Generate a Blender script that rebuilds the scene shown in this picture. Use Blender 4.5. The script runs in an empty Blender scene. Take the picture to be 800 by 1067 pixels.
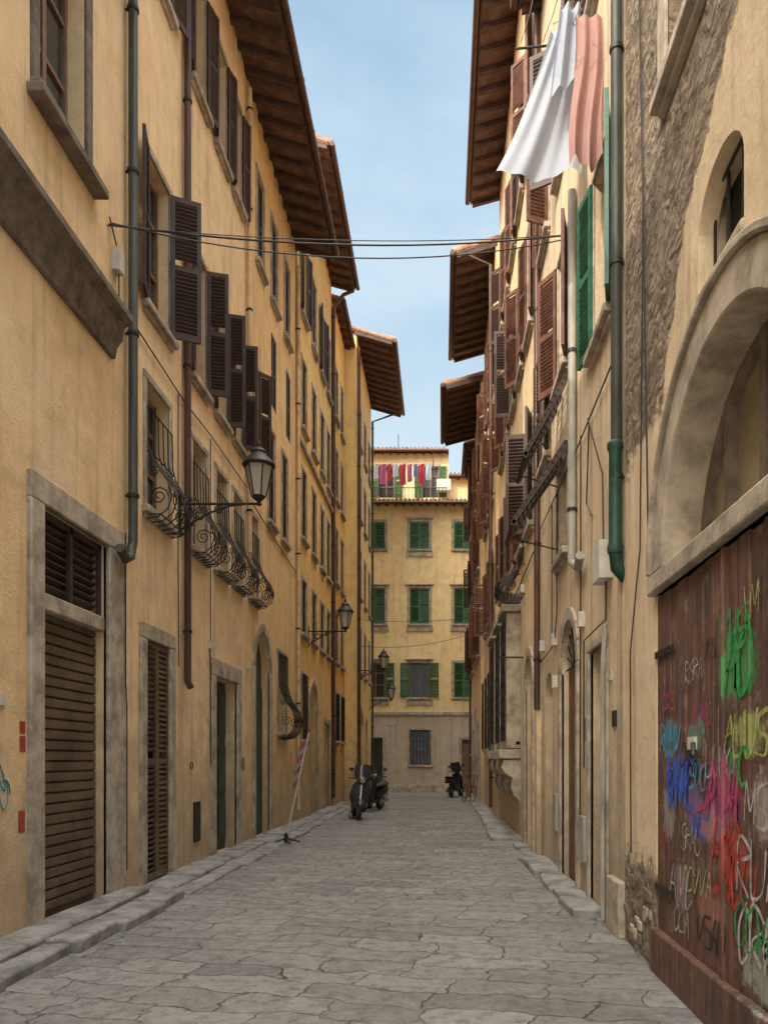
import bpy, bmesh, math, random
from mathutils import Matrix, Vector
random.seed(7)
R=math.radians
sc=bpy.context.scene
COL=sc.collection

# ------------------------------------------------------------------ materials
class NT:
    def __init__(s,name):
        s.m=bpy.data.materials.new(name); s.m.use_nodes=True
        s.t=s.m.node_tree; s.n=s.t.nodes; s.l=s.t.links
        s.b=s.n['Principled BSDF']
        s.tc=s.n.new('ShaderNodeTexCoord')
    def set(s,node,k,v):
        if hasattr(v,'is_output'): s.l.new(v,node.inputs[k])
        else:
            if isinstance(v,(tuple,list)) and len(v)==3 and node.inputs[k].type=='RGBA': v=(*v,1)
            node.inputs[k].default_value=v
    def mapping(s,scale=(1,1,1),rot=(0,0,0),loc=(0,0,0),src=None):
        m=s.n.new('ShaderNodeMapping'); m.inputs['Scale'].default_value=scale
        m.inputs['Rotation'].default_value=rot; m.inputs['Location'].default_value=loc
        s.l.new(src or s.tc.outputs['Object'],m.inputs['Vector']); return m.outputs[0]
    def noise(s,scale,detail=4,rough=.55,vec=None,dist=0):
        n=s.n.new('ShaderNodeTexNoise'); n.inputs['Scale'].default_value=scale
        n.inputs['Detail'].default_value=detail; n.inputs['Roughness'].default_value=rough
        n.inputs['Distortion'].default_value=dist
        s.l.new(vec or s.tc.outputs['Object'],n.inputs['Vector']); return n.outputs['Fac']
    def mix(s,f,a,b,mode='MIX'):
        n=s.n.new('ShaderNodeMix'); n.data_type='RGBA'; n.blend_type=mode
        for k,v in ((0,f),(6,a),(7,b)):
            if hasattr(v,'is_output'): s.l.new(v,n.inputs[k])
            else: n.inputs[k].default_value=(*v,1) if isinstance(v,(tuple,list)) else v
        return n.outputs[2]
    def rng(s,v,a,b,c=0,d=1):
        n=s.n.new('ShaderNodeMapRange'); n.interpolation_type='SMOOTHSTEP'
        s.l.new(v,n.inputs[0])
        for i,x in enumerate((a,b,c,d)): n.inputs[i+1].default_value=x
        return n.outputs[0]
    def math(s,op,a,b=0.0):
        n=s.n.new('ShaderNodeMath'); n.operation=op
        for i,x in enumerate((a,b)):
            if hasattr(x,'is_output'): s.l.new(x,n.inputs[i])
            else: n.inputs[i].default_value=x
        return n.outputs[0]
    def sep(s):
        n=s.n.new('ShaderNodeSeparateXYZ'); s.l.new(s.tc.outputs['Object'],n.inputs[0]); return n.outputs
    def bump(s,h,strength=.3,dist=.02,prev=None):
        n=s.n.new('ShaderNodeBump'); n.inputs['Strength'].default_value=strength
        n.inputs['Distance'].default_value=dist; s.l.new(h,n.inputs['Height'])
        if prev: s.l.new(prev,n.inputs['Normal'])
        return n.outputs[0]
    def out(s,col,rough=.8,normal=None,metal=0):
        s.set(s.b,'Base Color',col); s.set(s.b,'Roughness',rough); s.set(s.b,'Metallic',metal)
        if normal: s.l.new(normal,s.b.inputs['Normal'])
        return s.m

def stucco(name,c1,c2,dirt=(.34,.255,.17),dirtamt=.75,streak=.42):
    t=NT(name)
    n1=t.noise(.55,4,.62); n2=t.noise(2.6,6,.70)
    c=t.mix(t.rng(n1,.35,.65),c1,c2)
    c=t.mix(t.rng(n2,.44,.70,0,.50),c,tuple(x*.64 for x in c1))
    c=t.mix(t.rng(n2,.47,.28,0,.38),c,tuple(min(.92,x*1.2+.05) for x in c1))
    c=t.mix(t.rng(t.noise(1.0,5,.68,t.mapping((4.5,4.5,.22))),.49,.72,0,streak),c,tuple(x*.5 for x in dirt))
    c=t.mix(t.rng(n1,.585,.597,0,.40),c,tuple(x*.80+.05 for x in c2))
    c=t.mix(t.rng(n1,.40,.385,0,.22),c,tuple(x*.66 for x in c2))
    z=t.sep()[2]
    h=t.math('ADD',z,t.math('MULTIPLY',n2,-3.2))
    c=t.mix(t.rng(h,-1.7,1.1,dirtamt,0),c,dirt)
    fl=t.math('MULTIPLY',t.rng(t.noise(4.2,5,.72),.56,.59),t.rng(z,.4,3.2,1,0))
    c=t.mix(t.math('MULTIPLY',fl,.6),c,(.46,.39,.31))
    b=t.bump(t.math('ADD',n2,t.math('MULTIPLY',t.noise(40,2,.7),.25)),.65,.035)
    return t.out(c,.92,b)

def simple(name,c,rough=.6,metal=0,var=.35,scale=6,bump=.15,stretch=(1,1,1)):
    t=NT(name); n=t.noise(scale,4,.68,t.mapping(stretch) if stretch!=(1,1,1) else None)
    col=t.mix(t.rng(n,.3,.68,0,1),tuple(x*(1-var) for x in c),tuple(min(1,x*(1+var*.6)) for x in c))
    if bump<.1: return t.out(col,rough,None,metal)
    return t.out(col,rough,t.bump(t.noise(scale*6,2,.6),bump,.01),metal)

M={}
M['wallA']=stucco('plaster_ochre_near',(.82,.575,.31),(.86,.64,.38))
M['wallB']=stucco('plaster_cream_ochre',(.86,.65,.40),(.84,.60,.34))
M['wallB2']=stucco('plaster_warm_yellow',(.86,.61,.31),(.84,.56,.26))
M['wallC']=stucco('plaster_yellow',(.87,.58,.21),(.85,.53,.17),streak=.3)
M['wallC2']=stucco('plaster_orange',(.87,.50,.11),(.84,.45,.09),streak=.3)
M['wallD']=stucco('plaster_pale_yellow',(.89,.65,.27),(.87,.58,.21),streak=.28)
M['wallE']=stucco('plaster_end_house',(.88,.69,.38),(.86,.65,.34),dirtamt=.2,streak=.25)
M['wallE0']=stucco('rendered_grey_base',(.58,.49,.38),(.52,.44,.33),dirtamt=.3)
M['wallR2']=stucco('plaster_beige',(.73,.575,.385),(.65,.51,.335),(.29,.225,.16),.85,.6)
M['wallR3']=stucco('plaster_sand',(.81,.62,.38),(.76,.56,.33),streak=.5)
M['wallR4']=stucco('plaster_light_ochre',(.83,.61,.33),(.79,.56,.29))
M['wallR5']=stucco('plaster_rose_ochre',(.80,.57,.34),(.76,.52,.30))
M['stone']=simple('pietra_serena_stone',(.41,.35,.275),.85,var=.4,scale=4,bump=.5)
M['stoneD']=simple('weathered_dark_stone',(.17,.135,.105),.85,var=.45,scale=5,bump=.5)
M['paving']=simple('kerb_stone',(.25,.245,.235),.75,var=.5,scale=3,bump=.6)
M['brown']=simple('shutter_maroon_brown',(.055,.026,.018),.6,var=.35,scale=8)
M['red']=simple('shutter_faded_red_brown',(.15,.064,.042),.65,var=.45,scale=7)
M['darkwood']=simple('shutter_dark_wood',(.048,.032,.024),.6,var=.4,scale=8)
M['green']=simple('shutter_green',(.022,.12,.075),.5,var=.4,scale=8)
M['greenE']=simple('shutter_leaf_green',(.035,.13,.045),.5,var=.3,scale=8)
M['olive']=simple('painted_panel_olive',(.25,.205,.13),.45,var=.3,scale=3)
M['doorgreen']=simple('door_dark_green',(.035,.06,.045),.5,var=.4,scale=5)
M['garage']=simple('rolled_metal_brown',(.14,.10,.068),.5,.2,var=.35,scale=3,bump=.2)
M['iron']=simple('wrought_iron',(.026,.024,.022),.55,.3,var=.4,scale=20,bump=.05)
M['pipeG']=simple('pipe_grey_green',(.065,.072,.062),.5,.2,var=.45,scale=3,stretch=(3,3,.5))
M['pipeB']=simple('pipe_brown_copper',(.10,.05,.036),.5,.2,var=.4,scale=3,stretch=(3,3,.5))
M['pipeW']=simple('pipe_grey_white',(.34,.33,.29),.6,0,var=.35,scale=3,stretch=(3,3,.5))
M['pipeC']=simple('pipe_cream',(.68,.52,.30),.6,0,var=.3,scale=3)
M['castiron']=simple('cast_iron_green',(.022,.075,.055),.5,.2,var=.45,scale=10)
M['timber']=simple('eave_timber',(.09,.052,.04),.75,var=.45,scale=5,bump=.4)
M['plank']=simple('eave_planks',(.18,.105,.08),.8,var=.45,scale=4,bump=.4)
M['tile']=simple('terracotta_tiles',(.40,.22,.14),.85,var=.5,scale=5,bump=.5)
M['winwood']=simple('window_frame_wood',(.20,.12,.075),.5,var=.3,scale=8)
M['white']=simple('white_plastic',(.56,.54,.48),.5,var=.15,scale=5,bump=.05)
M['black']=simple('black_rubber',(.02,.02,.02),.6,var=.3,scale=8,bump=.05)
M['cable']=simple('cable_black',(.03,.028,.027),.6,var=.3,scale=8,bump=.05)
M['redp']=simple('red_paint',(.38,.05,.035),.5,var=.3,scale=10,bump=.05)
M['orangep']=simple('orange_paint',(.45,.13,.05),.5,var=.2,scale=10,bump=.05)
M['chrome']=simple('worn_chrome',(.5,.5,.5),.25,.9,var=.2,scale=10,bump=.02)
t=NT('dark_window_glass'); M['glass']=t.out(t.mix(t.noise(3,2),(.02,.022,.025),(.06,.06,.058)),.08)
t=NT('room_darkness'); M['dark']=t.out(t.mix(t.noise(2,2),(.012,.01,.009),(.03,.025,.02)),.9)
t=NT('lantern_glass'); M['lampglass']=t.out(t.mix(t.noise(6,2),(.58,.53,.42),(.70,.66,.54)),.25); t.b.inputs['Transmission Weight'].default_value=.35
def cloth(name,c):
    t=NT(name); col=t.mix(t.noise(3,2),c,tuple(x*.8 for x in c)); m=t.out(col,.9)
    tr=t.n.new('ShaderNodeBsdfTranslucent'); ms=t.n.new('ShaderNodeMixShader'); ms.inputs[0].default_value=.35
    t.l.new(col,tr.inputs[0]); t.l.new(t.b.outputs[0],ms.inputs[1]); t.l.new(tr.outputs[0],ms.inputs[2])
    t.l.new(ms.outputs[0],t.n['Material Output'].inputs[0]); return m
M['clothW']=cloth('white_cotton',(.50,.54,.62)); M['clothP']=cloth('pink_cotton',(.54,.32,.29))
M['clothR']=cloth('red_cotton',(.42,.04,.06)); M['clothM']=cloth('magenta_cotton',(.42,.10,.23)); M['clothB']=cloth('blue_cotton',(.1,.2,.5))
t=NT('graffitied_timber_door')
sv=t.mapping((1,6,.5)); n1=t.noise(2.5,5,.68,sv); n2=t.noise(7,5,.74); n3=t.noise(1.2,4,.7)
c=t.mix(t.rng(n1,.35,.65),(.07,.034,.026),(.155,.078,.055))
c=t.mix(t.rng(n2,.52,.68,0,.6),c,(.24,.165,.13))
c=t.mix(t.rng(n3,.5,.66,0,.7),c,(.045,.026,.022))
x,y,z=t.sep()
blobs=[(5.28,1.47,.22,.24,(.08,.15,.52)),(5.47,1.74,.22,.20,(.10,.28,.38)),(4.2,2.1,.34,.28,(.06,.30,.10)),(4.05,1.75,.28,.16,(.36,.41,.15)),
 (4.45,1.42,.34,.26,(.38,.08,.17)),(4.65,1.2,.30,.16,(.42,.20,.28)),(4.25,1.05,.28,.18,(.40,.08,.06)),(5.5,1.2,.18,.24,(.30,.28,.28)),(4.95,1.3,.22,.22,(.22,.15,.34)),
 (3.9,1.35,.18,.26,(.44,.37,.37)),(3.9,.5,.30,.26,(.38,.41,.36)),(5.2,.75,.2,.22,(.26,.22,.21)),(4.6,.7,.3,.16,(.30,.13,.10)),(4.9,1.75,.2,.14,(.10,.28,.20))]
w2=t.math('ADD',t.math('MULTIPLY',n3,.6),t.math('MULTIPLY',n2,2.0))
for by,bz,ry,rz,bc in blobs:
    a=t.math('DIVIDE',t.math('SUBTRACT',y,by),ry); b=t.math('DIVIDE',t.math('SUBTRACT',z,bz),rz)
    d=t.math('SQRT',t.math('ADD',t.math('MULTIPLY',a,a),t.math('MULTIPLY',b,b)))
    c=t.mix(t.rng(t.math('ADD',d,w2),1.85,2.2,.68,0),c,bc)
M['doorG']=t.out(c,.78,t.bump(t.math('ADD',n1,n2),.6,.012))
t=NT('rubble_and_plaster_wall')
x,y,z=t.sep()
nA=t.noise(1.2,6,.68); nB=t.noise(6,6,.78)
pl=t.mix(t.rng(nA,.35,.65),(.67,.52,.34),(.74,.59,.40))
pl=t.mix(t.rng(nB,.50,.72,0,.45),pl,(.42,.34,.25))
pl=t.mix(t.rng(t.noise(1,5,.68,t.mapping((4,4,.3))),.48,.72,0,.5),pl,(.27,.21,.15))
pl=t.mix(t.rng(nA,.58,.592,0,.35),pl,(.56,.46,.35))
ru=t.mix(t.rng(nB,.35,.62),(.12,.085,.055),(.32,.245,.17))
vo=t.n.new('ShaderNodeTexVoronoi'); vo.feature='SMOOTH_F1'; vo.inputs['Scale'].default_value=7; vo.inputs['Smoothness'].default_value=.5
nzz=t.n.new('ShaderNodeTexNoise'); nzz.inputs['Scale'].default_value=5; nzz.inputs['Detail'].default_value=3; t.l.new(t.tc.outputs['Object'],nzz.inputs['Vector'])
va=t.n.new('ShaderNodeVectorMath'); va.operation='MULTIPLY_ADD'; t.l.new(nzz.outputs['Color'],va.inputs[0]); va.inputs[1].default_value=(.45,.45,.45); t.l.new(t.mapping((1,1,1.7)),va.inputs[2])
t.l.new(va.outputs[0],vo.inputs['Vector'])
bw=t.n.new('ShaderNodeRGBToBW'); t.l.new(vo.outputs['Color'],bw.inputs[0])
ru=t.mix(t.rng(bw.outputs[0],.25,.75,0,.5),ru,(.36,.28,.20))
ru=t.mix(t.rng(vo.outputs['Distance'],.34,.66,0,.5),ru,(.10,.075,.05))
ru=t.mix(t.rng(nA,.5,.6,0,.4),ru,(.37,.29,.205))
dy=t.math('SUBTRACT',y,3.5); dz=t.math('SUBTRACT',z,3.8)
dist=t.math('SQRT',t.math('ADD',t.math('MULTIPLY',dy,dy),t.math('MULTIPLY',dz,dz)))
m1=t.rng(t.math('ADD',dist,t.math('MULTIPLY',nA,.8)),2.44,2.52)
m2=t.rng(t.math('ADD',z,t.math('MULTIPLY',nA,1.4)),4.8,4.95)
mask=t.math('MULTIPLY',m1,m2)
m3=t.rng(t.math('ADD',z,t.math('MULTIPLY',nB,-1.0)),.22,.36,1,0)
mask=t.math('MAXIMUM',mask,m3)
c=t.mix(mask,pl,ru)
hh=t.math('MULTIPLY',mask,t.math('ADD',t.math('MULTIPLY',vo.outputs['Distance'],-.8),nB))
M['wallR1']=t.out(c,.95,t.bump(t.math('ADD',hh,t.math('MULTIPLY',nA,.6)),1.0,.06))
def slabs(name,rot,w,h,c1,c2):
    t=NT(name)
    nz=t.n.new('ShaderNodeTexNoise'); nz.inputs['Scale'].default_value=1.3; nz.inputs['Detail'].default_value=4; nz.inputs['Roughness'].default_value=.6
    t.l.new(t.tc.outputs['Object'],nz.inputs['Vector'])
    add=t.n.new('ShaderNodeVectorMath'); add.operation='MULTIPLY_ADD'; t.l.new(nz.outputs['Color'],add.inputs[0]); add.inputs[1].default_value=(.62,.50,0); t.l.new(t.tc.outputs['Object'],add.inputs[2])
    v=t.mapping((1,1,1),(0,0,R(rot)),src=add.outputs[0])
    br=t.n.new('ShaderNodeTexBrick'); t.l.new(v,br.inputs['Vector'])
    br.inputs['Scale'].default_value=1; br.inputs['Brick Width'].default_value=w; br.inputs['Row Height'].default_value=h
    br.inputs['Mortar Size'].default_value=.009; br.inputs['Mortar Smooth'].default_value=.9; br.offset=.37; br.squash=1.45; br.squash_frequency=3
    br.inputs['Color1'].default_value=(*c1,1); br.inputs['Color2'].default_value=(*c2,1)
    c=br.outputs['Color']; nA=t.noise(.8,5,.65); nB=t.noise(7,6,.78)
    # joints: dark earth in places, worn flush with pale dust elsewhere
    t.l.new(t.mix(t.rng(nA,.42,.58),(.05,.045,.04),(.19,.18,.16)),br.inputs['Mortar'])
    c=t.mix(t.rng(nA,.38,.68,0,.45),c,(.30,.29,.28))
    c=t.mix(t.rng(nB,.47,.65,0,.7),c,(.095,.09,.086))
    c=t.mix(t.rng(nB,.45,.27,0,.5),c,(.40,.385,.365))
    b=t.bump(t.math('ADD',t.math('ADD',nA,t.math('MULTIPLY',nB,.75)),t.math('MULTIPLY',br.outputs['Fac'],-.55)),1.0,.04)
    return t.out(c,t.rng(nB,.3,.7,.38,.75),b)
M['road']=slabs('street_stone_slabs',13,.66,.34,(.165,.16,.157),(.285,.276,.268))
M['ground']=slabs('ground_stone',60,.8,.5,(.20,.195,.19),(.27,.265,.26))

# ------------------------------------------------------------------ geometry kit
class Thing:
    def __init__(s,name):
        s.root=bpy.data.objects.new(name,None); COL.objects.link(s.root); s.parts={}; s.op=[]
    def add(s,part,mat,vs,fs):
        k=(part,mat)
        v,f=s.parts.setdefault(k,([],[]))
        o=len(v); v.extend([tuple(p) for p in vs]); f.extend([tuple(i+o for i in q) for q in fs])
    def box(s,part,mat,F,x0,x1,y0,y1,z0,z1):
        vs=[F@Vector(p) for p in ((x0,y0,z0),(x1,y0,z0),(x1,y1,z0),(x0,y1,z0),(x0,y0,z1),(x1,y0,z1),(x1,y1,z1),(x0,y1,z1))]
        s.add(part,mat,vs,[(0,1,2,3),(4,5,6,7),(0,1,5,4),(1,2,6,5),(2,3,7,6),(3,0,4,7)])
    def prism(s,part,mat,F,pts,x0,x1):
        n=len(pts); vs=[F@Vector((x0,a,b)) for a,b in pts]+[F@Vector((x1,a,b)) for a,b in pts]
        s.add(part,mat,vs,[tuple(range(n)),tuple(range(n,2*n))]+[(i,(i+1)%n,n+(i+1)%n,n+i) for i in range(n)])
    def tube(s,part,mat,pts,r,n=8,F=None,closed=False):
        P=[(F@Vector(p)) if F else Vector(p) for p in pts]; m=len(P); vs=[];fs=[]
        rr=r if isinstance(r,(list,tuple)) else [r]*m
        ref=None
        for i in range(m):
            if closed: T=P[(i+1)%m]-P[i-1]
            else: T=P[min(i+1,m-1)]-P[max(i-1,0)]
            T.normalize()
            if ref is None:
                ref=T.cross(Vector((0,0,1))); 
                if ref.length<.1: ref=T.cross(Vector((1,0,0)))
            ref=(ref-T*ref.dot(T)); 
            if ref.length<1e-5: ref=T.orthogonal()
            ref.normalize(); b=T.cross(ref)
            for k in range(n):
                a=2*math.pi*k/n; vs.append(P[i]+(ref*math.cos(a)+b*math.sin(a))*rr[i])
        for i in range(m if closed else m-1):
            j=(i+1)%m
            for k in range(n): fs.append((i*n+k,i*n+(k+1)%n,j*n+(k+1)%n,j*n+k))
        if not closed: fs.append(tuple(range(n))); fs.append(tuple((m-1)*n+k for k in range(n)))
        s.add(part,mat,vs,fs)
    def lathe(s,part,mat,prof,F,n=12):
        vs=[];fs=[]
        for r,z in prof:
            for k in range(n):
                a=2*math.pi*(k+.5)/n; vs.append(F@Vector((r*math.cos(a),r*math.sin(a),z)))
        for i in range(len(prof)-1):
            for k in range(n): fs.append((i*n+k,i*n+(k+1)%n,(i+1)*n+(k+1)%n,(i+1)*n+k))
        fs.append(tuple(range(n))); fs.append(tuple((len(prof)-1)*n+k for k in range(n)))
        s.add(part,mat,vs,fs)
    def finish(s,bevel=()):
        out=[]
        for (part,mat),(v,f) in s.parts.items():
            me=bpy.data.meshes.new(part); me.from_pydata(v,[],f); me.materials.append(M[mat])
            bm=bmesh.new(); bm.from_mesh(me); bmesh.ops.recalc_face_normals(bm,faces=bm.faces); bm.to_mesh(me); bm.free()
            me.polygons.foreach_set('use_smooth',[True]*len(me.polygons)); me.set_sharp_from_angle(angle=R(38))
            o=bpy.data.objects.new(part,me); COL.objects.link(o); o.parent=s.root; out.append(o)
            if part in bevel:
                b=o.modifiers.new('bevel','BEVEL'); b.width=.03 if part=='kerb_slabs' else .014; b.segments=2; b.limit_method='ANGLE'
        return out

def FL(x): return Matrix(((0,1,0,x),(1,0,0,0),(0,0,1,0),(0,0,0,1)))
def FR(x): return Matrix(((0,-1,0,x),(1,0,0,0),(0,0,1,0),(0,0,0,1)))
def FE(y): return Matrix(((1,0,0,0),(0,-1,0,y),(0,0,1,0),(0,0,0,1)))

def facade(B,F,u0,u1,z0,z1,wall):
    us=sorted({u0,u1,*[o[0] for o in B.op],*[o[1] for o in B.op]}); us=[u for u in us if u0<=u<=u1]
    zs=sorted({z0,z1,*[o[2] for o in B.op],*[o[3] for o in B.op]}); zs=[z for z in zs if z0<=z<=z1]
    for a,b in zip(us,us[1:]):
        for c,d in zip(zs,zs[1:]):
            mu,mz=(a+b)/2,(c+d)/2
            if any(o[0]<mu<o[1] and o[2]<mz<o[3] for o in B.op): continue
            B.add('walls',wall,[F@Vector(p) for p in ((a,0,c),(b,0,c),(b,0,d),(a,0,d))],[(0,1,2,3)])
    for a,b,c,d,dep in B.op:
        q=[(a,c),(b,c),(b,d),(a,d)]
        for i in range(4):
            p,r=q[i],q[(i+1)%4]
            B.add('walls',wall,[F@Vector(x) for x in ((p[0],0,p[1]),(r[0],0,r[1]),(r[0],-dep-.06,r[1]),(p[0],-dep-.06,p[1]))],[(0,1,2,3)])
        B.add('rooms','dark',[F@Vector(x) for x in ((a,-dep-.06,c),(b,-dep-.06,c),(b,-dep-.06,d),(a,-dep-.06,d))],[(0,1,2,3)])

def shell(B,F,u0,u1,zt,wall,depth=8,slope=.3):
    h=depth/2
    for u in (u0+.012,u1-.012):
        B.add('walls',wall,[F@Vector(p) for p in ((u,-.002,0),(u,-depth,0),(u,-depth,zt),(u,-h,zt+slope*h),(u,-.002,zt))],[(0,1,2,3,4)])
    B.add('walls',wall,[F@Vector(p) for p in ((u0,-depth,0),(u1,-depth,0),(u1,-depth,zt),(u0,-depth,zt))],[(0,1,2,3)])

def roof(B,F,u0,u1,over,zo,slope=.3,depth=8,sp=.48,gut=True,mt='timber',mp='plank',e0=0,e1=0):
    zw=zo+slope*over; h=depth/2; a0,a1=u0-e0,u1+e1
    zr=zw+slope*h
    B.prism('roof_planks',mp,F,[(over,zo),(-h,zr),(-h,zr+.04),(over,zo+.04)],a0,a1)
    B.prism('roof_tiles','tile',F,[(over+.05,zo+.045),(-h,zr+.06),(-depth-.3,zw-.1),(-depth-.3,zw+.02),(-h,zr+.18),(over+.05,zo+.13)],a0,a1)
    n=max(2,int((a1-a0)/sp)); 
    for i in range(n+1):
        u=a0+.05+(a1-a0-.1)*i/n
        B.prism('rafters',mt,F,[(over-.03,zo-.11),(-.05,zw-.12),(-.05,zw-.003),(over-.03,zo-.003)],u-.045,u+.045)
    B.box('rafters',mt,F,a0,a1,over-.012,over+.02,zo-.02,zo+.09)
    k=int((a1-a0)/.2)
    for i in range(k):
        u=a0+.1+i*.2
        B.tube('tile_ends','tile',[(u,over+.11+random.uniform(-.02,.02),zo+.12),(u,over-.35,zo+.12+slope*.46)],.075,7,F)
    if gut: B.tube('gutter','pipeB',[(a0,over+.1,zo+.03),(a1,over+.1,zo+.03)],.065,8,F)
    return zw

def leaf(B,F,hu,sgn,z0,z1,w,th,mat,sp=.055,d=.03):
    th=R(th); v=(sgn*math.cos(th),math.sin(th))
    L=F@Matrix(((v[0],-v[1],0,hu),(v[1],v[0],0,d),(0,0,1,0),(0,0,0,1)))
    t=.02; st=.055
    B.box('shutters',mat,L,0,st,-t,t,z0,z1); B.box('shutters',mat,L,w-st,w,-t,t,z0,z1)
    for za,zb in ((z0,z0+.09),(z1-.07,z1),((z0+z1)/2-.035,(z0+z1)/2+.035)):
        B.box('shutters',mat,L,st,w-st,-t*.9,t*.9,za,zb)
    z=z0+.1
    while z<z1-.11:
        if abs(z-(z0+z1)/2)>.07:
            pts=[(-.016,z),(.016,z+sp*.62),(.016,z+sp*.62+.008),(-.016,z+.008)]
            B.prism('shutters',mat,L,pts,st,w-st)
        z+=sp

def window(B,F,u0,u1,z0,z1,sur='stone',sh=None,mat='brown',ang=(165,165),depth=.2,sill=True,sp=.055,fw=.1,lit='glass'):
    B.op.append((u0,u1,z0,z1,depth))
    B.box('glazing',lit,F,u0+.005,u1-.005,-depth-.02,-depth,z0+.005,z1-.005)
    m=(u0+u1)/2
    for a,b in ((u0+.004,u0+.055),(u1-.055,u1-.004),(m-.035,m+.035)):
        B.box('window_frames','winwood',F,a,b,-depth,-depth+.04,z0+.006,z1-.006)
    for zz in (z0+.006,z0+(z1-z0)*.36,z0+(z1-z0)*.7,z1-.07):
        B.box('window_frames','winwood',F,u0+.01,u1-.01,-depth+.001,-depth+.03,zz,zz+.05)
    if sur:
        B.box('stone_trim',sur,F,u0-fw,u0,-.02,.025,z0,z1); B.box('stone_trim',sur,F,u1,u1+fw,-.02,.025,z0,z1)
        B.box('stone_trim',sur,F,u0-fw,u1+fw,-.02,.027,z1,z1+fw)
    if sill: 
        B.box('stone_trim',sur or 'stone',F,u0-.14,u1+.14,-.1,.10,z0-.09,z0)
        B.box('stone_trim',sur or 'stone',F,u0-.10,u1+.10,-.1,.05,z0-.14,z0-.092)
    w=(u1-u0)/2-.004
    if sh=='open':
        leaf(B,F,u0,1,z0+.01,z1-.01,w,ang[0],mat,sp); leaf(B,F,u1,-1,z0+.01,z1-.01,w,ang[1],mat,sp)
    elif sh=='closed':
        leaf(B,F,u0,1,z0+.01,z1-.01,w,0,mat,sp,-.04); leaf(B,F,u1,-1,z0+.01,z1-.01,w,0,mat,sp,-.04)

def basket(B,F,u0,u1,z0,z1,bulge=.34,bars=5,part='window_grille'):
    H=z1-z0
    prof=[(1,.04),(.66,.05),(.55,.09),(.44,.18),(.33,bulge*.85),(.2,bulge),(.09,bulge*.85),(.02,bulge*.5),(0,.03)]
    for i in range(bars+1):
        u=u0+(u1-u0)*i/bars
        B.tube(part,'iron',[(u,d,z0+H*f) for f,d in prof],.009,5,F)
    for f,d in ((1,.04),(.6,.07),(.04,bulge*.6)):
        z=z0+H*f
        B.tube(part,'iron',[(u0,0,z),(u0,d,z),(u1,d,z),(u1,0,z)],.010,5,F)
    for side in (u0-.005,u1+.005):
        for (dd,f,r) in ((bulge*.52,.2,.12),(bulge*.35,.42,.07)):
            pts=[]
            for k in range(17):
                a=k/16*3.6*math.pi; rr=r*(1-.052*k)
                pts.append((side,dd+rr*math.cos(a),z0+H*f+rr*math.sin(a)))
            B.tube(part,'iron',pts,.009,5,F)
    for k in range(2):
        uc=u0+(u1-u0)*(k+.5)/2; r=(u1-u0)/2*.44; sgn=1-2*k
        pts=[(uc+sgn*(r*(1-.055*j))*math.cos(j/16*3.6*math.pi),bulge*.97,z0+H*.2+(r*(1-.055*j))*math.sin(j/16*3.6*math.pi)) for j in range(17)]
        B.tube(part,'iron',pts,.008,4,F)

def bars(B,F,u0,u1,z0,z1,nu,nz,d=.06,r=.011,part='window_bars'):
    for i in range(nu+1): 
        u=u0+(u1-u0)*i/nu; B.tube(part,'iron',[(u,d,z0),(u,d,z1)],r,5,F)
    for i in range(nz+1):
        z=z0+(z1-z0)*i/max(nz,1); B.tube(part,'iron',[(u0,d+.012,z),(u1,d+.012,z)],r,5,F)

def archfill(B,F,u0,u1,zs,zt,mat,dep):
    n=18; uc=(u0+u1)/2; ru=(u1-u0)/2; rz=zt-zs
    P=[(uc-ru*math.cos(math.pi*i/n),zs+rz*math.sin(math.pi*i/n)) for i in range(n+1)]
    for i in range(n):
        a,b=P[i],P[i+1]
        B.add('walls',mat,[F@Vector(p) for p in ((a[0],0,a[1]),(b[0],0,b[1]),(b[0],0,zt),(a[0],0,zt))],[(0,1,2,3)])
        B.add('walls',mat,[F@Vector(p) for p in ((a[0],0,a[1]),(b[0],0,b[1]),(b[0],-dep,b[1]),(a[0],-dep,a[1]))],[(0,1,2,3)])
def archring(B,F,uc,zs,ru,rz,w,d0,d1,mat,n=13,part='arch_stones',gap=.004):
    for i in range(n):
        a0=math.pi*i/n+gap; a1=math.pi*(i+1)/n-gap; vs=[];m=3 if n>1 else 28
        for j in range(m+1):
            a=a0+(a1-a0)*j/m
            for (k,d) in ((0,d0),(w,d0),(w,d1),(0,d1)):
                vs.append(F@Vector((uc-(ru+k)*math.cos(a),d,zs+(rz+k)*math.sin(a))))
        fs=[(0,1,2,3),(4*m,4*m+1,4*m+2,4*m+3)]
        for j in range(m):
            for k in range(4): fs.append((4*j+k,4*j+(k+1)%4,4*j+4+(k+1)%4,4*j+4+k))
        B.add(part,mat,vs,fs)

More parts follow.
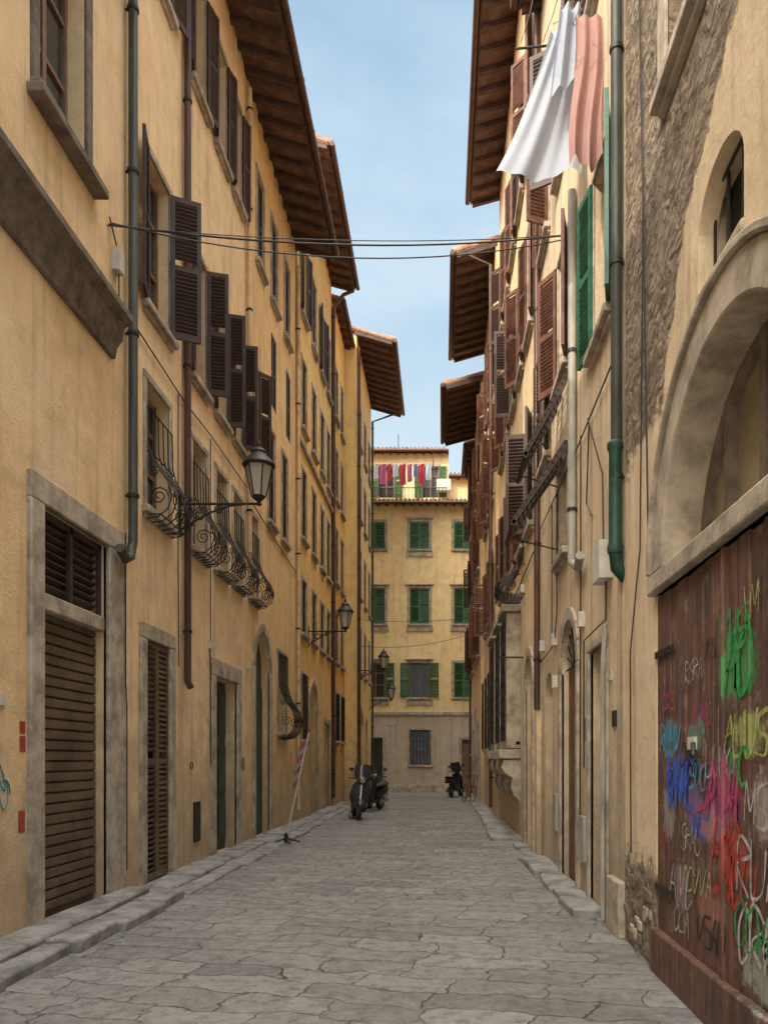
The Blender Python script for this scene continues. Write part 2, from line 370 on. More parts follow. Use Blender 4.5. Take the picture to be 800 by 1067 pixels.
def door(B,F,u0,u1,z1,mat,depth=.3,style='panel',sur='stone',fw=.18,z0=0.0):
    B.op.append((u0,u1,z0,z1,depth))
    if style=='louvre':
        m=(u0+u1)/2
        leaf(B,F,u0,1,z0+.05,z1-.01,m-u0-.004,0,mat,.07,-depth+.1); leaf(B,F,u1,-1,z0+.05,z1-.01,m-u0-.004,0,mat,.07,-depth+.1)
    else:
        B.box('door_leaf',mat,F,u0+.005,u1-.005,-depth-.02,-depth,z0+.02,z1-.005)
        n=2 
        for i in range(n):
            a=u0+(u1-u0)*i/n+.06; b=u0+(u1-u0)*(i+1)/n-.06
            for f0,f1 in ((.05,.3),(.34,.62),(.66,.95)):
                za,zb=z0+(z1-z0)*f0,z0+(z1-z0)*f1
                B.box('door_leaf',mat,F,a,b,-depth,-depth+.025,za,zb)
                B.box('door_leaf',mat,F,a+.06,b-.06,-depth+.02,-depth+.045,za+.06,zb-.06)
    if sur:
        B.box('stone_trim',sur,F,u0-fw,u0,-.04,.035,z0,z1); B.box('stone_trim',sur,F,u1,u1+fw,-.04,.035,z0,z1)
        B.box('stone_trim',sur,F,u0-fw,u1+fw,-.04,.038,z1,z1+fw)
BV=('stone_trim','arch_stones','cornice','arch_band')

# ------------------------------------------------------------------ LEFT SIDE
XL=-3.7; F=FL(XL)
B=Thing('ochre_stucco_building')
for a in (7.05,4.2,1.4,-1.6): window(B,F,a,a+.93,7.75,9.75,'stoneD',None,depth=.22,fw=.14)
B.box('stone_trim','stoneD',F,6.85,8.2,-.05,.16,7.56,7.655)
B.op.append((7.1,8.48,0,3.95,.16))
z=.12
while z<2.95:
    B.prism('garage_door','garage',F,[(-.14,z),(-.11,z+.014),(-.11,z+.088),(-.14,z+.10)],7.11,8.47); z+=.104
B.box('garage_door','garage',F,7.105,8.475,-.17,-.141,0,3.0)
B.box('stone_trim','stone',F,7.1,8.48,-.14,-.01,3.0,3.16)
for i in range(9):
    z=3.22+i*.082
    B.prism('transom_louvres','darkwood',F,[(-.15,z),(-.09,z+.045),(-.09,z+.06),(-.15,z+.015)],7.15,8.43)
for a in (7.1,7.76,8.42): B.box('transom_louvres','darkwood',F,a,a+.06,-.09,-.05,3.16,3.95)
B.box('transom_louvres','darkwood',F,7.1,8.48,-.09,-.05,3.88,3.949)
B.box('stone_trim','stone',F,6.86,7.1,-.04,.045,0,3.95); B.box('stone_trim','stone',F,8.48,8.93,-.04,.045,0,3.95)
B.box('stone_trim','stone',F,6.86,8.93,-.04,.05,3.95,4.2)
door(B,F,3.6,4.9,2.8,'doorgreen')
B.prism('cornice','stoneD',F,[(-.05,6.08),(.05,6.08),(.07,6.2),(.13,6.28),(.15,6.42),(.25,6.47),(.25,6.56),(-.05,6.6)],-7,8.62)
facade(B,F,-7,8.98,0,11.3,'wallA'); shell(B,F,-7,8.98,11.3,'wallA')
roof(B,F,-7,8.98,.3,11.2)
for za,zb in ((1.66,1.80),(1.82,1.93)): B.box('red_notice_sticker','redp',F,6.74,6.83,.001,.004,za,zb)
B.box('red_notice_sticker','redp',F,6.72,6.82,.001,.004,.95,1.14)
B.box('intercom_panel','white',F,6.42,6.5,.0,.03,2.05,2.15)
B.tube('wall_cable','cable',[(8.86,.06,4.2),(8.86,.06,2.5),(8.97,.03,2.2),(8.97,.03,0.3)],.008,5,F)
B.tube('wall_cable','cable',[(8.5,.03,7.6),(8.7,.05,7.3),(8.75,.03,6.7)],.008,5,F)
B.box('junction_box','white',F,8.62,8.76,.0,.09,7.1,7.35)
B.finish(BV)
def pipe(name,mat,pts,r,F):
    T=Thing(name); T.tube('pipe',mat,pts,r,10,F)
    z0,z1=min(p[2] for p in pts),max(p[2] for p in pts); z=z0+.8
    while z<z1-.3:
        best=None
        for p,q in zip(pts,pts[1:]):
            lo,hi=min(p[2],q[2]),max(p[2],q[2])
            if lo<=z<=hi and hi>lo:
                f=(z-p[2])/(q[2]-p[2]); best=(p[0]+(q[0]-p[0])*f,p[1]+(q[1]-p[1])*f)
        if best:
            T.tube('bracket','iron',[(best[0],best[1],z-.02),(best[0],best[1],z+.02)],r*1.25,10,F)
            T.box('bracket','iron',F,best[0]-.01,best[0]+.01,0,best[1],z-.012,z+.012)
        z+=1.9
    T.finish(); return T
pipe('drainpipe','pipeG',[(8.55,.12,3.95),(8.75,.11,3.88),(8.92,.09,3.95),(9.0,.09,4.15),(9.0,.09,14.3),(9.0,.95,14.4)],.055,F)
pipe('drainpipe','pipeB',[(11.05,.10,2.62),(11.0,.07,2.7),(11.0,.07,14.2),(11.0,.9,14.4)],.05,F)
pipe('drainpipe','pipeC',[(14.55,.07,5.5),(14.55,.07,14.3)],.045,F)

B=Thing('cream_stucco_building')
cols=[(9.62,10.42),(11.4,12.05),(12.6,13.2),(13.65,14.2)]
door(B,F,9.6,10.42,3.1,'garage',.12,'louvre',fw=.2)
door(B,F,12.55,13.85,2.95,'doorgreen',.2,fw=.28)
B.box('cellar_vent','iron',F,11.45,11.75,.002,.02,.35,.95)
for i,(a,b) in enumerate(cols):
    window(B,F,a,b,4.75,6.35,'stone',None,depth=.2); basket(B,F,a-.03,b+.03,4.6,6.0)
    window(B,F,a,b,7.3,9.25,'stone','open','brown',(166,112+random.uniform(-12,20)),depth=.18)
    window(B,F,a,b,11.7,13.5,'stone','open','brown',(165,165),depth=.18)
facade(B,F,8.985,14.5,0,14.7,'wallB'); shell(B,F,8.985,14.5,14.7,'wallB')
roof(B,F,8.985,14.5,.95,14.35)
B.tube('wall_cable','cable',[(9.1,.03,6.8),(11,.03,6.7),(12.2,.03,6.75),(14.5,.03,6.72)],.01,5,F)
B.tube('wall_cable','cable',[(10.75,.02,6.7),(10.75,.02,4.2),(10.78,.02,2.9)],.008,5,F)
B.tube('wall_cable','cable',[(12.25,.02,6.7),(12.25,.02,3.2),(12.27,.02,1.5)],.008,5,F)
B.box('junction_box','white',F,12.18,12.3,0,.06,3.35,3.47)
B.box('house_number','white',F,12.1,12.2,0,.012,2.2,2.28)
B.box('doorbell_panel','chrome',F,14.25,14.36,0,.02,1.4,1.62)
B.tube('iron_ring','iron',[(11.3+.05*math.cos(k*.524),.03,1.5+.05*math.sin(k*.524)) for k in range(12)],.008,5,F,True)
B.finish(BV)
B=Thing('yellow_stucco_building')
B.op.append((15.2,16.5,0,4.2,.3)); archfill(B,F,15.2,16.5,3.45,4.2,'wallB2',.3)
B.box('door_leaf','doorgreen',F,15.2,16.5,-.2,-.17,0,4.2)
for i in range(9): B.box('door_leaf','doorgreen',F,15.24+i*.14,15.24+i*.14+.12,-.17,-.145,.05,3.1)
B.box('stone_trim','stone',F,15.02,15.2,-.04,.04,0,3.45); B.box('stone_trim','stone',F,16.5,16.68,-.04,.04,0,3.45)
archring(B,F,15.85,3.45,.65,.75,.18,-.04,.04,'stone',11)
window(B,F,17.35,18.25,2.2,4.0,'stone',None); basket(B,F,17.3,18.3,2.05,4.0,.4,8)
window(B,F,14.8,15.4,4.75,6.35,'stone',None); basket(B,F,14.77,15.43,4.6,6.0)
window(B,F,14.85,15.45,7.6,9.4,'stone','open','brown',(165,140))
for a in (16.4,17.8): window(B,F,a,a+.6,6.7,8.7,'stone','closed','brown')
for a in (15.4,16.7,18.1): window(B,F,a,a+.55,11.6,13.4,'stone','closed','brown')
for a in (16.7,18.3): window(B,F,a,a+.55,9.3,10.9,None,'closed','darkwood',sill=False)
facade(B,F,14.51,19.48,0,14.7,'wallB2'); shell(B,F,14.51,19.48,14.7,'wallB2')
roof(B,F,14.51,19.48,.95,14.35,e1=.02)
B.tube('wall_cable','cable',[(14.6,.03,6.6),(16.5,.03,6.45),(19.4,.03,6.3)],.012,5,F)
B.box('junction_box','white',F,14.6,14.72,0,.06,3.3,3.42)
B.finish(BV)
pipe('drainpipe','pipeC',[(19.5,.07,.3),(19.5,.07,14.1)],.045,F)
B=Thing('deep_yellow_stucco_building')
XC=-3.66; FC=FL(XC)
B.op.append((21.3,22.5,0,3.7,.35)); archfill(B,FC,21.3,22.5,3.05,3.7,'wallC',.35); archring(B,FC,21.9,3.05,.6,.65,.16,-.03,.04,'stone',9)
B.box('stone_trim','stone',FC,21.14,21.3,-.03,.04,0,3.05);B.box('stone_trim','stone',FC,22.5,22.66,-.03,.04,0,3.05)
B.box('door_leaf','doorgreen',FC,21.3,22.5,-.34,-.31,0,3.7)
door(B,FC,24.0,24.9,2.7,'doorgreen',.3)
window(B,FC,20.0,20.7,2.1,3.8,'stone'); bars(B,FC,20.0,20.7,2.1,3.8,5,6)
for i,a in enumerate((20.1,21.7,23.2,24.5)):
    window(B,FC,a,a+.65,4.9,6.3,'stone','closed','darkwood')
    window(B,FC,a,a+.65,7.4,9.2,'stone','closed','brown')
    window(B,FC,a,a+.65,10.3,12.1,'stone','closed','brown')
    window(B,FC,a,a+.65,13.3,15.2,'stone','closed' if i%2 else 'open','brown',(165,165))
B.box('cornice','stone',FC,19.5,25.5,-.02,.08,9.75,9.87)
facade(B,FC,19.5,25.5,0,17.5,'wallC'); shell(B,FC,19.5,25.5,17.5,'wallC')
roof(B,FC,19.5,25.5,.78,17.2,e1=.05)
B.finish(BV)
pipe('drainpipe','pipeB',[(25.55,.07,.3),(25.55,.07,16.6),(25.5,.4,17.0),(25.5,.75,17.15)],.06,FC)
B=Thing('orange_stucco_building')
F2=FL(-3.6)
for i,a in enumerate((26.0,27.4)):
    for z0,z1 in ((2.2,3.8),(4.9,6.6),(7.6,9.4),(10.4,12.1),(13.2,14.9)):
        window(B,F2,a,a+.65,z0,z1,'stone','closed','darkwood')
    bars(B,F2,a,a+.65,2.2,3.8,5,6)
facade(B,F2,25.62,28.48,0,16.9,'wallC2'); shell(B,F2,25.62,28.48,16.9,'wallC2')
roof(B,F2,25.62,28.48,.25,16.85,gut=True)
B.finish(BV)
B=Thing('pale_yellow_stucco_building')
XD=-3.15; FD=FL(XD)
B.op.append((29.3,30.4,0,3.5,.35)); archfill(B,FD,29.3,30.4,2.9,3.5,'wallD',.35); B.box('door_leaf','doorgreen',FD,29.3,30.4,-.34,-.31,0,3.5)
archring(B,FD,29.85,2.9,.55,.6,.15,-.03,.04,'stone',9)
B.op.append((31.8,32.9,0,3.3,.35)); archfill(B,FD,31.8,32.9,2.75,3.3,'wallD',.35); B.box('door_leaf','doorgreen',FD,31.8,32.9,-.34,-.31,0,3.3)
for i,a in enumerate((29.3,31.2,33.0)):
    for z0,z1 in ((4.9,6.6),(7.8,9.6),(10.8,12.5),(13.6,15.2)):
        window(B,FD,a,a+.7,z0,z1,'stone','closed','darkwood')
facade(B,FD,28.5,34.3,0,17.35,'wallD'); shell(B,FD,28.5,34.3,17.35,'wallD')
roof(B,FD,28.5,34.3,1.35,17.0,e0=.15,e1=.15)
B.finish(BV)
pipe('drainpipe','pipeB',[(28.62,.08,.3),(28.62,.08,16.9)],.06,FD)
pipe('drainpipe','pipeG',[(34.2,.08,.3),(34.2,.08,16.6),(34.2,1.2,17.0)],.05,FD)

# ------------------------------------------------------------------ END HOUSE
YE=36.5; FEb=FE(YE)
B=Thing('yellow_house_with_green_shutters')
def win_end(x,z0,z1,state,w=.92,orn=True):
    window(B,FEb,x-w/2,x+w/2,z0,z1,'stone','open' if state=='open' else 'closed','greenE',(172,172),depth=.16,fw=.13,sp=.07)
    if orn:
        B.box('stone_trim','stone',FEb,x-w/2-.22,x+w/2+.22,0,.09,z1+.13,z1+.2)
        B.box('stone_trim','stone',FEb,x-w/2-.18,x+w/2+.18,0,.06,z0-.36,z0-.15)
for cx in (-7.05,-5.05,-3.15,-1.05,1.05,3.05,5.05):
    st='open' if cx in (-1.05,-3.15) else 'closed'
    win_end(cx,4.5,6.15,st,orn=cx!=1.05)
    win_end(cx,8.0,9.7,'closed')
    win_end(cx,11.55,12.85,'closed',orn=abs(cx+1.05)<.1)
window(B,FEb,-1.5,-.55,1.3,2.95,'stone'); bars(B,FEb,-1.5,-.55,1.3,2.95,6,6)
door(B,FEb,.95,1.75,2.5,'winwood',.25,fw=.14)
door(B,FEb,-3.6,-2.8,2.6,'doorgreen',.25,fw=.14)
facade(B,FEb,-9,7,3.7,13.7,'wallE')
lo=[o for o in B.op if o[3]<3.6]
usq=sorted({-9,7,*[o[0] for o in lo],*[o[1] for o in lo]}); zsq=sorted({0,3.7,*[o[2] for o in lo],*[o[3] for o in lo]})
for a,b in zip(usq,usq[1:]):
    for c,d in zip(zsq,zsq[1:]):
        if any(o[0]<(a+b)/2<o[1] and o[2]<(c+d)/2<o[3] for o in lo): continue
        B.add('base_wall','wallE0',[FEb@Vector(p) for p in ((a,0,c),(b,0,c),(b,0,d),(a,0,d))],[(0,1,2,3)])
B.box('stone_trim','stone',FEb,-9,7,-.02,.09,3.66,3.82)
B.box('stone_trim','stone',FEb,-2.65,.8,-.02,.06,0,.35)
B.box('street_name_plaque','white',FEb,-2.75,-2.15,0,.02,3.2,3.5)
roof(B,FEb,-9,7,.55,13.55,.32,6,.4)
FA=FE(38.1)
AT=Thing('attic'); AT.root.parent=B.root
for cx in (-2.75,-.55): window(AT,FA,cx-.4,cx+.4,14.55,16.1,'stone','open','greenE',(175,175),sp=.07,sill=False)
facade(AT,FA,-7,.35,13.7,16.75,'wallE'); shell(AT,FA,-7,.35,16.75,'wallE',4)
roof(AT,FA,-7,.35,.35,16.7,.3,4,.4)
FA2=FE(38.6)
AT2=Thing('attic'); facade(AT2,FA2,.36,2.6,13.7,15.7,'wallE'); AT2.root.parent=B.root
shell(AT2,FA2,.36,2.6,15.7,'wallE',4); roof(AT2,FA2,.36,2.6,.3,15.65,.3,4,.4)
AT.tube('antenna','iron',[(-2.2,-1,17),(-2.2,-1,18.1)],.02,5,FA); AT.finish(BV); AT2.finish()
B.box('air_conditioner','white',FEb,-.25,.45,-1.4,-1.1,14.75,15.3)
for i in range(30): B.tube('terrace_railing','iron',[(-5+i*.18,-.35,13.9),(-5+i*.18,-.35,14.6)],.010,4,FEb)
B.tube('terrace_railing','iron',[(-5,-.35,14.6),(.25,-.35,14.6)],.02,5,FEb)
shell(B,FEb,-9,7,13.7,'wallE',6,.32)
B.finish(BV)

def clothsheet(T,part,mat,f,nu=24,nv=24):
    vs=[f(i/nu,j/nv) for j in range(nv+1) for i in range(nu+1)]
    fs=[(j*(nu+1)+i,j*(nu+1)+i+1,(j+1)*(nu+1)+i+1,(j+1)*(nu+1)+i) for j in range(nv) for i in range(nu)]
    T.add(part,mat,vs,fs)
L=Thing('terrace_clothesline')
L.tube('cord','white',[(-3.6,36.75,15.75),(-2,36.75,15.68),(-.4,36.75,15.75)],.012,4)
for p in (-3.6,-.4): L.tube('post','iron',[(p,36.75,13.8),(p,36.75,15.9)],.025,6)
xx=-3.3
for m,w,h in (('clothW',.3,.7),('clothM',.32,.95),('clothR',.22,.8),('clothW',.28,.6),('clothR',.34,1.0),('clothM',.25,.85),('clothB',.2,.6),('clothR',.3,.95),('clothW',.3,.75)):
    clothsheet(L,'hanging_clothes',m,lambda u,v,x=xx,w=w,h=h:(x+u*w*(1-.12*math.sin(v*3)),36.75+.03*math.sin(u*9+v*2),15.7-v*h-.03*math.sin(u*5)),8,8)
    xx+=w+.04
L.finish()

# ------------------------------------------------------------------ RIGHT SIDE
XR=1.62; G=FR(XR)
B=Thing('rubble_stone_building')
uc=4.41
B.op.append((3.29,5.53,2.98,4.1,.30)); archfill(B,G,3.29,5.53,2.98,4.1,'stone',.30)
B.box('tympanum','olive',G,3.3,5.52,-.30,-.28,2.98,4.1)
for a,zt in ((uc-.04,4.08),(uc-.60,3.92),(uc+.52,3.92)): B.box('tympanum_frame','stoneD',G,a,a+.08,-.28,-.22,2.98,zt)
B.box('tympanum_frame','stoneD',G,3.35,5.47,-.28,-.23,2.98,3.06)
archring(B,G,uc,2.98,1.03,1.03,.085,-.28,-.23,'stoneD',1,'tympanum_frame',0)
archring(B,G,uc,2.98,1.12,1.12,.25,-.1,.045,'stone',1,'arch_band',0)
archring(B,G,uc,2.98,1.37,1.37,.06,-.02,.075,'stone',1,'arch_band',0)
B.box('stone_trim','stone',G,2.95,5.86,-.1,.06,2.83,2.97)
B.op.append((3.0,5.8,0,2.83,.08))
nb=16
for i in range(nb):
    a=3.0+2.8*i/nb
    B.box('timber_door','doorG',G,a+.005,a+2.8/nb-.005,-.05,random.uniform(-.008,.004),.32,2.82-random.uniform(0,.02))
B.box('timber_door','doorG',G,4.39,4.43,-.02,.02,.32,2.82)
B.box('door_base_board','doorG',G,2.98,5.82,-.04,.05,.0,.33)
B.box('door_hinge','iron',G,5.35,5.8,.004,.014,2.35,2.4); B.box('door_hinge','iron',G,5.35,5.8,.004,.014,.62,.67)
B.box('padlock_plate','white',G,4.86,4.98,.005,.03,1.66,1.74)
B.tube('padlock','iron',[(4.86,.03,1.7),(4.8,.05,1.62),(4.8,.03,1.6)],.015,6,G)
B.op.append((4.12,4.86,4.5,5.15,.12)); archfill(B,G,4.12,4.86,4.85,5.15,'wallR1',.12)
bars(B,G,4.15,4.83,4.52,5.12,3,1,-.10)
B.prism('stone_trim','stone',G,[(-.12,4.56),(-.01,4.44),(.02,4.44),(.02,4.50),(-.12,4.60)],4.12,4.86)
window(B,G,4.75,5.5,6.4,8.2,'stone',None,fw=.2,depth=.22)
window(B,G,2.0,2.8,6.4,8.2,'stone',None,fw=.2,depth=.22)
facade(B,G,-1,6.78,0,9.9,'wallR1'); shell(B,G,-1,6.78,9.9,'wallR1')
roof(B,G,-1,6.78,.3,9.8)
B.tube('wall_cable','cable',[(5.95,.02,3.2),(5.98,.03,4.5),(6.1,.02,6.0),(6.3,.02,9)],.008,5,G)
B.tube('wall_cable','cable',[(6.5,.02,.8),(6.48,.03,2.5),(6.2,.02,3.3),(6.1,.02,6.0)],.007,5,G)
rs=random.Random(3)
for i in range(22):
    a=5.9+rs.random()*.8; z=rs.random()*.55; w=.05+rs.random()*.1; h=.04+rs.random()*.07
    B.box('footing_stones','stoneD' if i%3 else 'stone',G,a,a+w,-.05,.006+rs.random()*.012,z,z+h)
B.finish(BV+('footing_stones','timber_door','door_base_board'))

GR=Thing('graffiti')
def ribbon(pts,mat,w,seed):
    n=len(pts)-1; vs=[];fs=[]; d=.0065+seed%9*.0006
    for i,(a,b) in enumerate(pts):
        p=pts[max(i-1,0)];q=pts[min(i+1,n)]; dx,dz=q[0]-p[0],q[1]-p[1]; l=math.hypot(dx,dz) or 1
        ww=w*(.75+.35*math.sin(i*.37+seed)); nx,nz=-dz/l*ww,dx/l*ww
        vs+= [G@Vector((a+nx,d,b+nz)),G@Vector((a-nx,d,b-nz))]
    for i in range(n): fs.append((2*i,2*i+1,2*i+3,2*i+2))
    GR.add('paint_strokes',mat,vs,fs)
def spline(P,k=6):
    out=[]
    for i in range(len(P)-1):
        p0,p1,p2,p3=P[max(i-1,0)],P[i],P[i+1],P[min(i+2,len(P)-1)]
        for j in range(k):
            t_=j/k
            out.append(tuple(.5*(2*p1[c]+(p2[c]-p0[c])*t_+(2*p0[c]-5*p1[c]+4*p2[c]-p3[c])*t_*t_+(3*p1[c]-p0[c]-3*p2[c]+p3[c])*t_**3) for c in (0,1)))
    out.append(P[-1]); return out
def letters(y,z,h,n,mat,seed,w,slant=.15,drop=0):
    r=random.Random(seed); cw=h*.62
    for k in range(n):
        x0=k*cw; shape=r.choice(([(0,0),(0,1),(.8,.75),(0,.5),(.9,0)],[(.9,.9),(.3,1),(0,.5),(.3,0),(.9,.15)],[(0,1),(.45,0),(.9,1)],[(.1,0),(.5,1),(.9,0),(.7,.4),(.2,.4)],
            [(.9,1),(.1,.85),(.2,.55),(.85,.4),(.8,.05),(0,.0)],[(0,1),(.05,.1),(.5,-.05),(.9,.2),(.85,1)],[(0,0),(.1,1),(.5,.3),(.9,1),(.95,0)],[(.5,1),(.05,.6),(.3,0),(.85,.3),(.7,.9),(.4,1.05)]))
        P=[(y-(x0+(px+r.uniform(-.12,.12))*cw*1.05+slant*pz*h),z+drop*k+(pz+r.uniform(-.1,.1))*h) for px,pz in shape]
        ribbon(spline(P),mat,w,seed+k)
for k_,c_ in (('pwhite',(.42,.41,.40)),('pblue',(.05,.11,.56)),('pgreen',(.03,.30,.07)),('pyel',(.38,.44,.12)),('pmag',(.42,.05,.19)),('pred',(.45,.04,.03)),('pcyan',(.06,.30,.42)),('pblack',(.02,.02,.022))):
    M[k_]=simple('spray_paint_'+k_[1:],c_,.7,var=.5,scale=18,bump=.05)
for a in ((5.52,1.28,.32,3,'pblue',1,.026),(5.50,1.36,.20,4,'pblue',31,.014),(5.66,1.66,.18,4,'pcyan',2,.012),(5.62,1.95,.12,4,'pmag',32,.007),(4.42,1.98,.34,2,'pgreen',3,.024),(4.48,2.2,.22,3,'pgreen',33,.015),
  (4.40,1.62,.24,4,'pyel',4,.012),(4.85,1.28,.28,4,'pmag',5,.016),(4.70,1.50,.18,4,'pwhite',35,.007),(4.62,.80,.26,4,'pred',6,.017),(4.55,1.05,.2,3,'pred',7,.012),
  (5.45,.62,.28,3,'pwhite',8,.010),(5.35,.42,.18,3,'pwhite',9,.007),(4.20,.88,.28,3,'pwhite',10,.013),(4.22,.52,.3,3,'pwhite',11,.014),(4.25,.58,.26,3,'pgreen',12,.010),
  (5.18,1.0,.16,4,'pwhite',13,.006),(5.2,1.55,.15,3,'pblack',14,.009),(4.95,1.8,.14,4,'pmag',15,.008),(5.05,.75,.18,4,'pyel',16,.007),(4.1,1.25,.22,3,'pwhite',17,.009),(4.88,.45,.2,4,'pblack',18,.009),
  (5.1,2.1,.14,4,'pwhite',19,.005),(4.12,2.35,.16,2,'pyel',20,.006),(5.72,.95,.16,2,'pred',21,.009),(4.75,2.2,.12,3,'pblack',22,.006),(5.0,1.42,.16,3,'pcyan',23,.010),(4.95,1.1,.15,3,'pblue',24,.010),(4.3,1.45,.2,2,'pgreen',25,.012)):
    letters(*a)
for i in range(20):
    y0=rs.uniform(4.0,5.5); z0=rs.uniform(.9,2.1); ribbon([(y0,z0),(y0+.004,z0-.1),(y0,z0-rs.uniform(.15,.4))],rs.choice(('pgreen','pred','pwhite','pblue','pmag')),.0035,i)
GR.finish()
GL=Thing('graffiti')
for k,(yy,zz) in enumerate(((6.5,1.3),(6.45,1.45))):
    pts=[(yy+.09*math.cos(a/10*6.28+k)*(1-.04*a),.004,zz+.13*math.sin(a/10*6.28)) for a in range(14)]
    GL.tube('paint_strokes','pcyan',pts,.006,4,FL(XL))
GL.finish()

pipe('drainpipe','pipeG',[(6.95,.04,3.3),(6.82,.07,3.5),(6.82,.07,13.2),(6.82,.7,13.7)],.05,G)
T=Thing('cast_iron_pipe_boot'); T.lathe('boot','castiron',[(.065,0),(.075,.05),(.06,.1),(.056,.9),(.072,.93),(.072,.98),(.05,1.0)],Matrix.Translation((XR-.08,6.82,3.42)),12)
T.tube('elbow','castiron',[(XR-.08,6.82,3.46),(XR-.06,6.84,3.3),(XR+.03,6.88,3.22)],.06,10); T.finish()

B=Thing('beige_stucco_building')
door(B,G,7.55,8.35,2.75,'doorgreen',.2,fw=.1)
B.op.append((9.15,10.35,0,3.35,.16)); archfill(B,G,9.15,10.35,2.75,3.35,'wallR2',.16)
B.box('door_leaf','darkwood',G,9.15,10.35,-.15,-.12,0,3.35)
for i in range(8): B.box('door_leaf','red',G,9.17+i*.147,9.17+i*.147+.135,-.12,-.09,.05,2.8)
for k in range(11): 
    a=math.pi*k/10; B.tube('fanlight','iron',[(9.75,-.06,2.78),(9.75+.56*math.cos(a),-.06,2.78+.54*math.sin(a))],.012,5,G)
archring(B,G,9.75,2.75,.6,.6,.16,-.04,.035,'stone',9); B.box('stone_trim','stone',G,8.99,9.15,-.04,.035,0,2.75); B.box('stone_trim','stone',G,10.35,10.51,-.04,.035,0,2.75)
window(B,G,7.35,8.15,5.9,7.7,'stone','open','green',(166,170))
window(B,G,7.35,8.15,9.6,11.4,'stone','open','brown',(165,160))
window(B,G,9.85,10.65,6.7,8.4,'stone','open','red',(165,150))
window(B,G,9.85,10.65,9.6,11.5,'stone','open','brown',(165,120))
window(B,G,11.55,12.25,6.2,8.0,'stone','open','brown',(160,168))
window(B,G,11.55,12.25,9.6,11.5,'stone','open','red',(110,165))
window(B,G,9.85,10.65,4.3,5.5,'stone',None)
B.op.append((11.2,12.0,0,2.9,.3)); archfill(B,G,11.2,12.0,2.5,2.9,'wallR2',.3); B.box('door_leaf','darkwood',G,11.2,12.0,-.28,-.25,0,2.9)
facade(B,G,6.785,12.5,0,13.9,'wallR2'); shell(B,G,6.785,12.5,13.9,'wallR2')
roof(B,G,6.785,12.5,.35,13.8)
B.box('utility_box','white',G,7.28,7.62,0,.13,3.32,3.68)
B.box('letter_plate','white',G,8.5,8.62,0,.02,1.5,1.62)
B.box('doorbell_panel','chrome',G,8.56,8.66,0,.025,1.8,2.05)
B.box('meter_cabinet','pipeW',G,8.52,8.85,0,.05,.45,.95)
B.box('meter_cabinet','pipeW',G,10.65,10.95,0,.04,.6,1.1)
B.box('wall_vent','iron',G,7.1,7.26,0,.015,1.9,2.05)
B.box('house_number','white',G,7.3,7.42,0,.012,2.35,2.44)
B.box('house_number','white',G,10.6,10.7,0,.012,2.2,2.28)
for pts in ([(6.98,.03,3.4),(7.0,.03,4.6),(7.1,.03,5.6)],[(7.45,.03,3.32),(7.45,.03,2.95),(8.6,.03,2.92),(8.6,.03,1.5)],[(7.5,.04,3.7),(7.55,.04,4.4),(7.9,.12,5.1),(8.3,.03,5.2),(8.45,.03,4.4),(8.2,.02,4.2)],[(6.9,.03,5.3),(9,.03,5.25),(12.4,.03,5.3)],[(8.8,.03,5.3),(8.8,.03,3.4),(8.85,.03,.5)],[(10.6,.03,5.3),(10.62,.03,3.6),(10.8,.03,3.3)],[(11.1,.03,5.3),(11.1,.03,3.2),(12.3,.03,3.15)]):
    B.tube('wall_cable','cable',pts,.009,5,G)
for a,z in ((8.7,3.1),(10.75,2.6),(10.8,3.2),(12.1,3.3)): B.box('junction_box','white',G,a,a+.12,0,.07,z,z+.17)
B.box('stone_trim','stone',G,6.8,7.3,-.02,.06,0,.5)
B.tube('gas_pipe','pipeW',[(7.4,.07,.05),(7.4,.07,2.4),(7.4,.05,2.9)],.025,7,G)
for (ua,ub,zt,zb,out) in ((9.75,10.7,6.45,5.5,.50),(9.7,10.65,5.6,4.62,.66)):
    for i in range(13):
        f=i/12; d=.04+out*f; z=zt+(zb-zt)*f
        B.prism('propped_shutters','darkwood',G,[(d,z-.03),(d+.035,z-.01),(d+.035,z+.005),(d,z-.015)],ua,ub)
    for u in (ua,(ua+ub)/2,ub-.06): B.prism('propped_shutters','darkwood',G,[(.02,zt+.03),(.02,zt-.05),(out+.05,zb-.06),(out+.09,zb-.02),(.07,zt+.03)],u,u+.06)
    B.prism('propped_shutters','darkwood',G,[(out+.01,zb-.02),(out+.05,zb-.08),(out+.09,zb-.05),(out+.05,zb+.01)],ua,ub)
    B.tube('shutter_stay','iron',[(ub-.1,.02,zb-.15),(ub-.1,out,zb)],.01,5,G)
B.finish(BV)
pipe('drainpipe','pipeW',[(8.5,.09,3.85),(8.75,.07,3.78),(9.2,.06,3.95),(9.2,.06,4.3),(9.2,.06,8.4)],.05,G)
pipe('drainpipe','pipeB',[(12.5,.07,2.4),(12.5,.07,15.8),(12.5,.7,16.3)],.05,G)

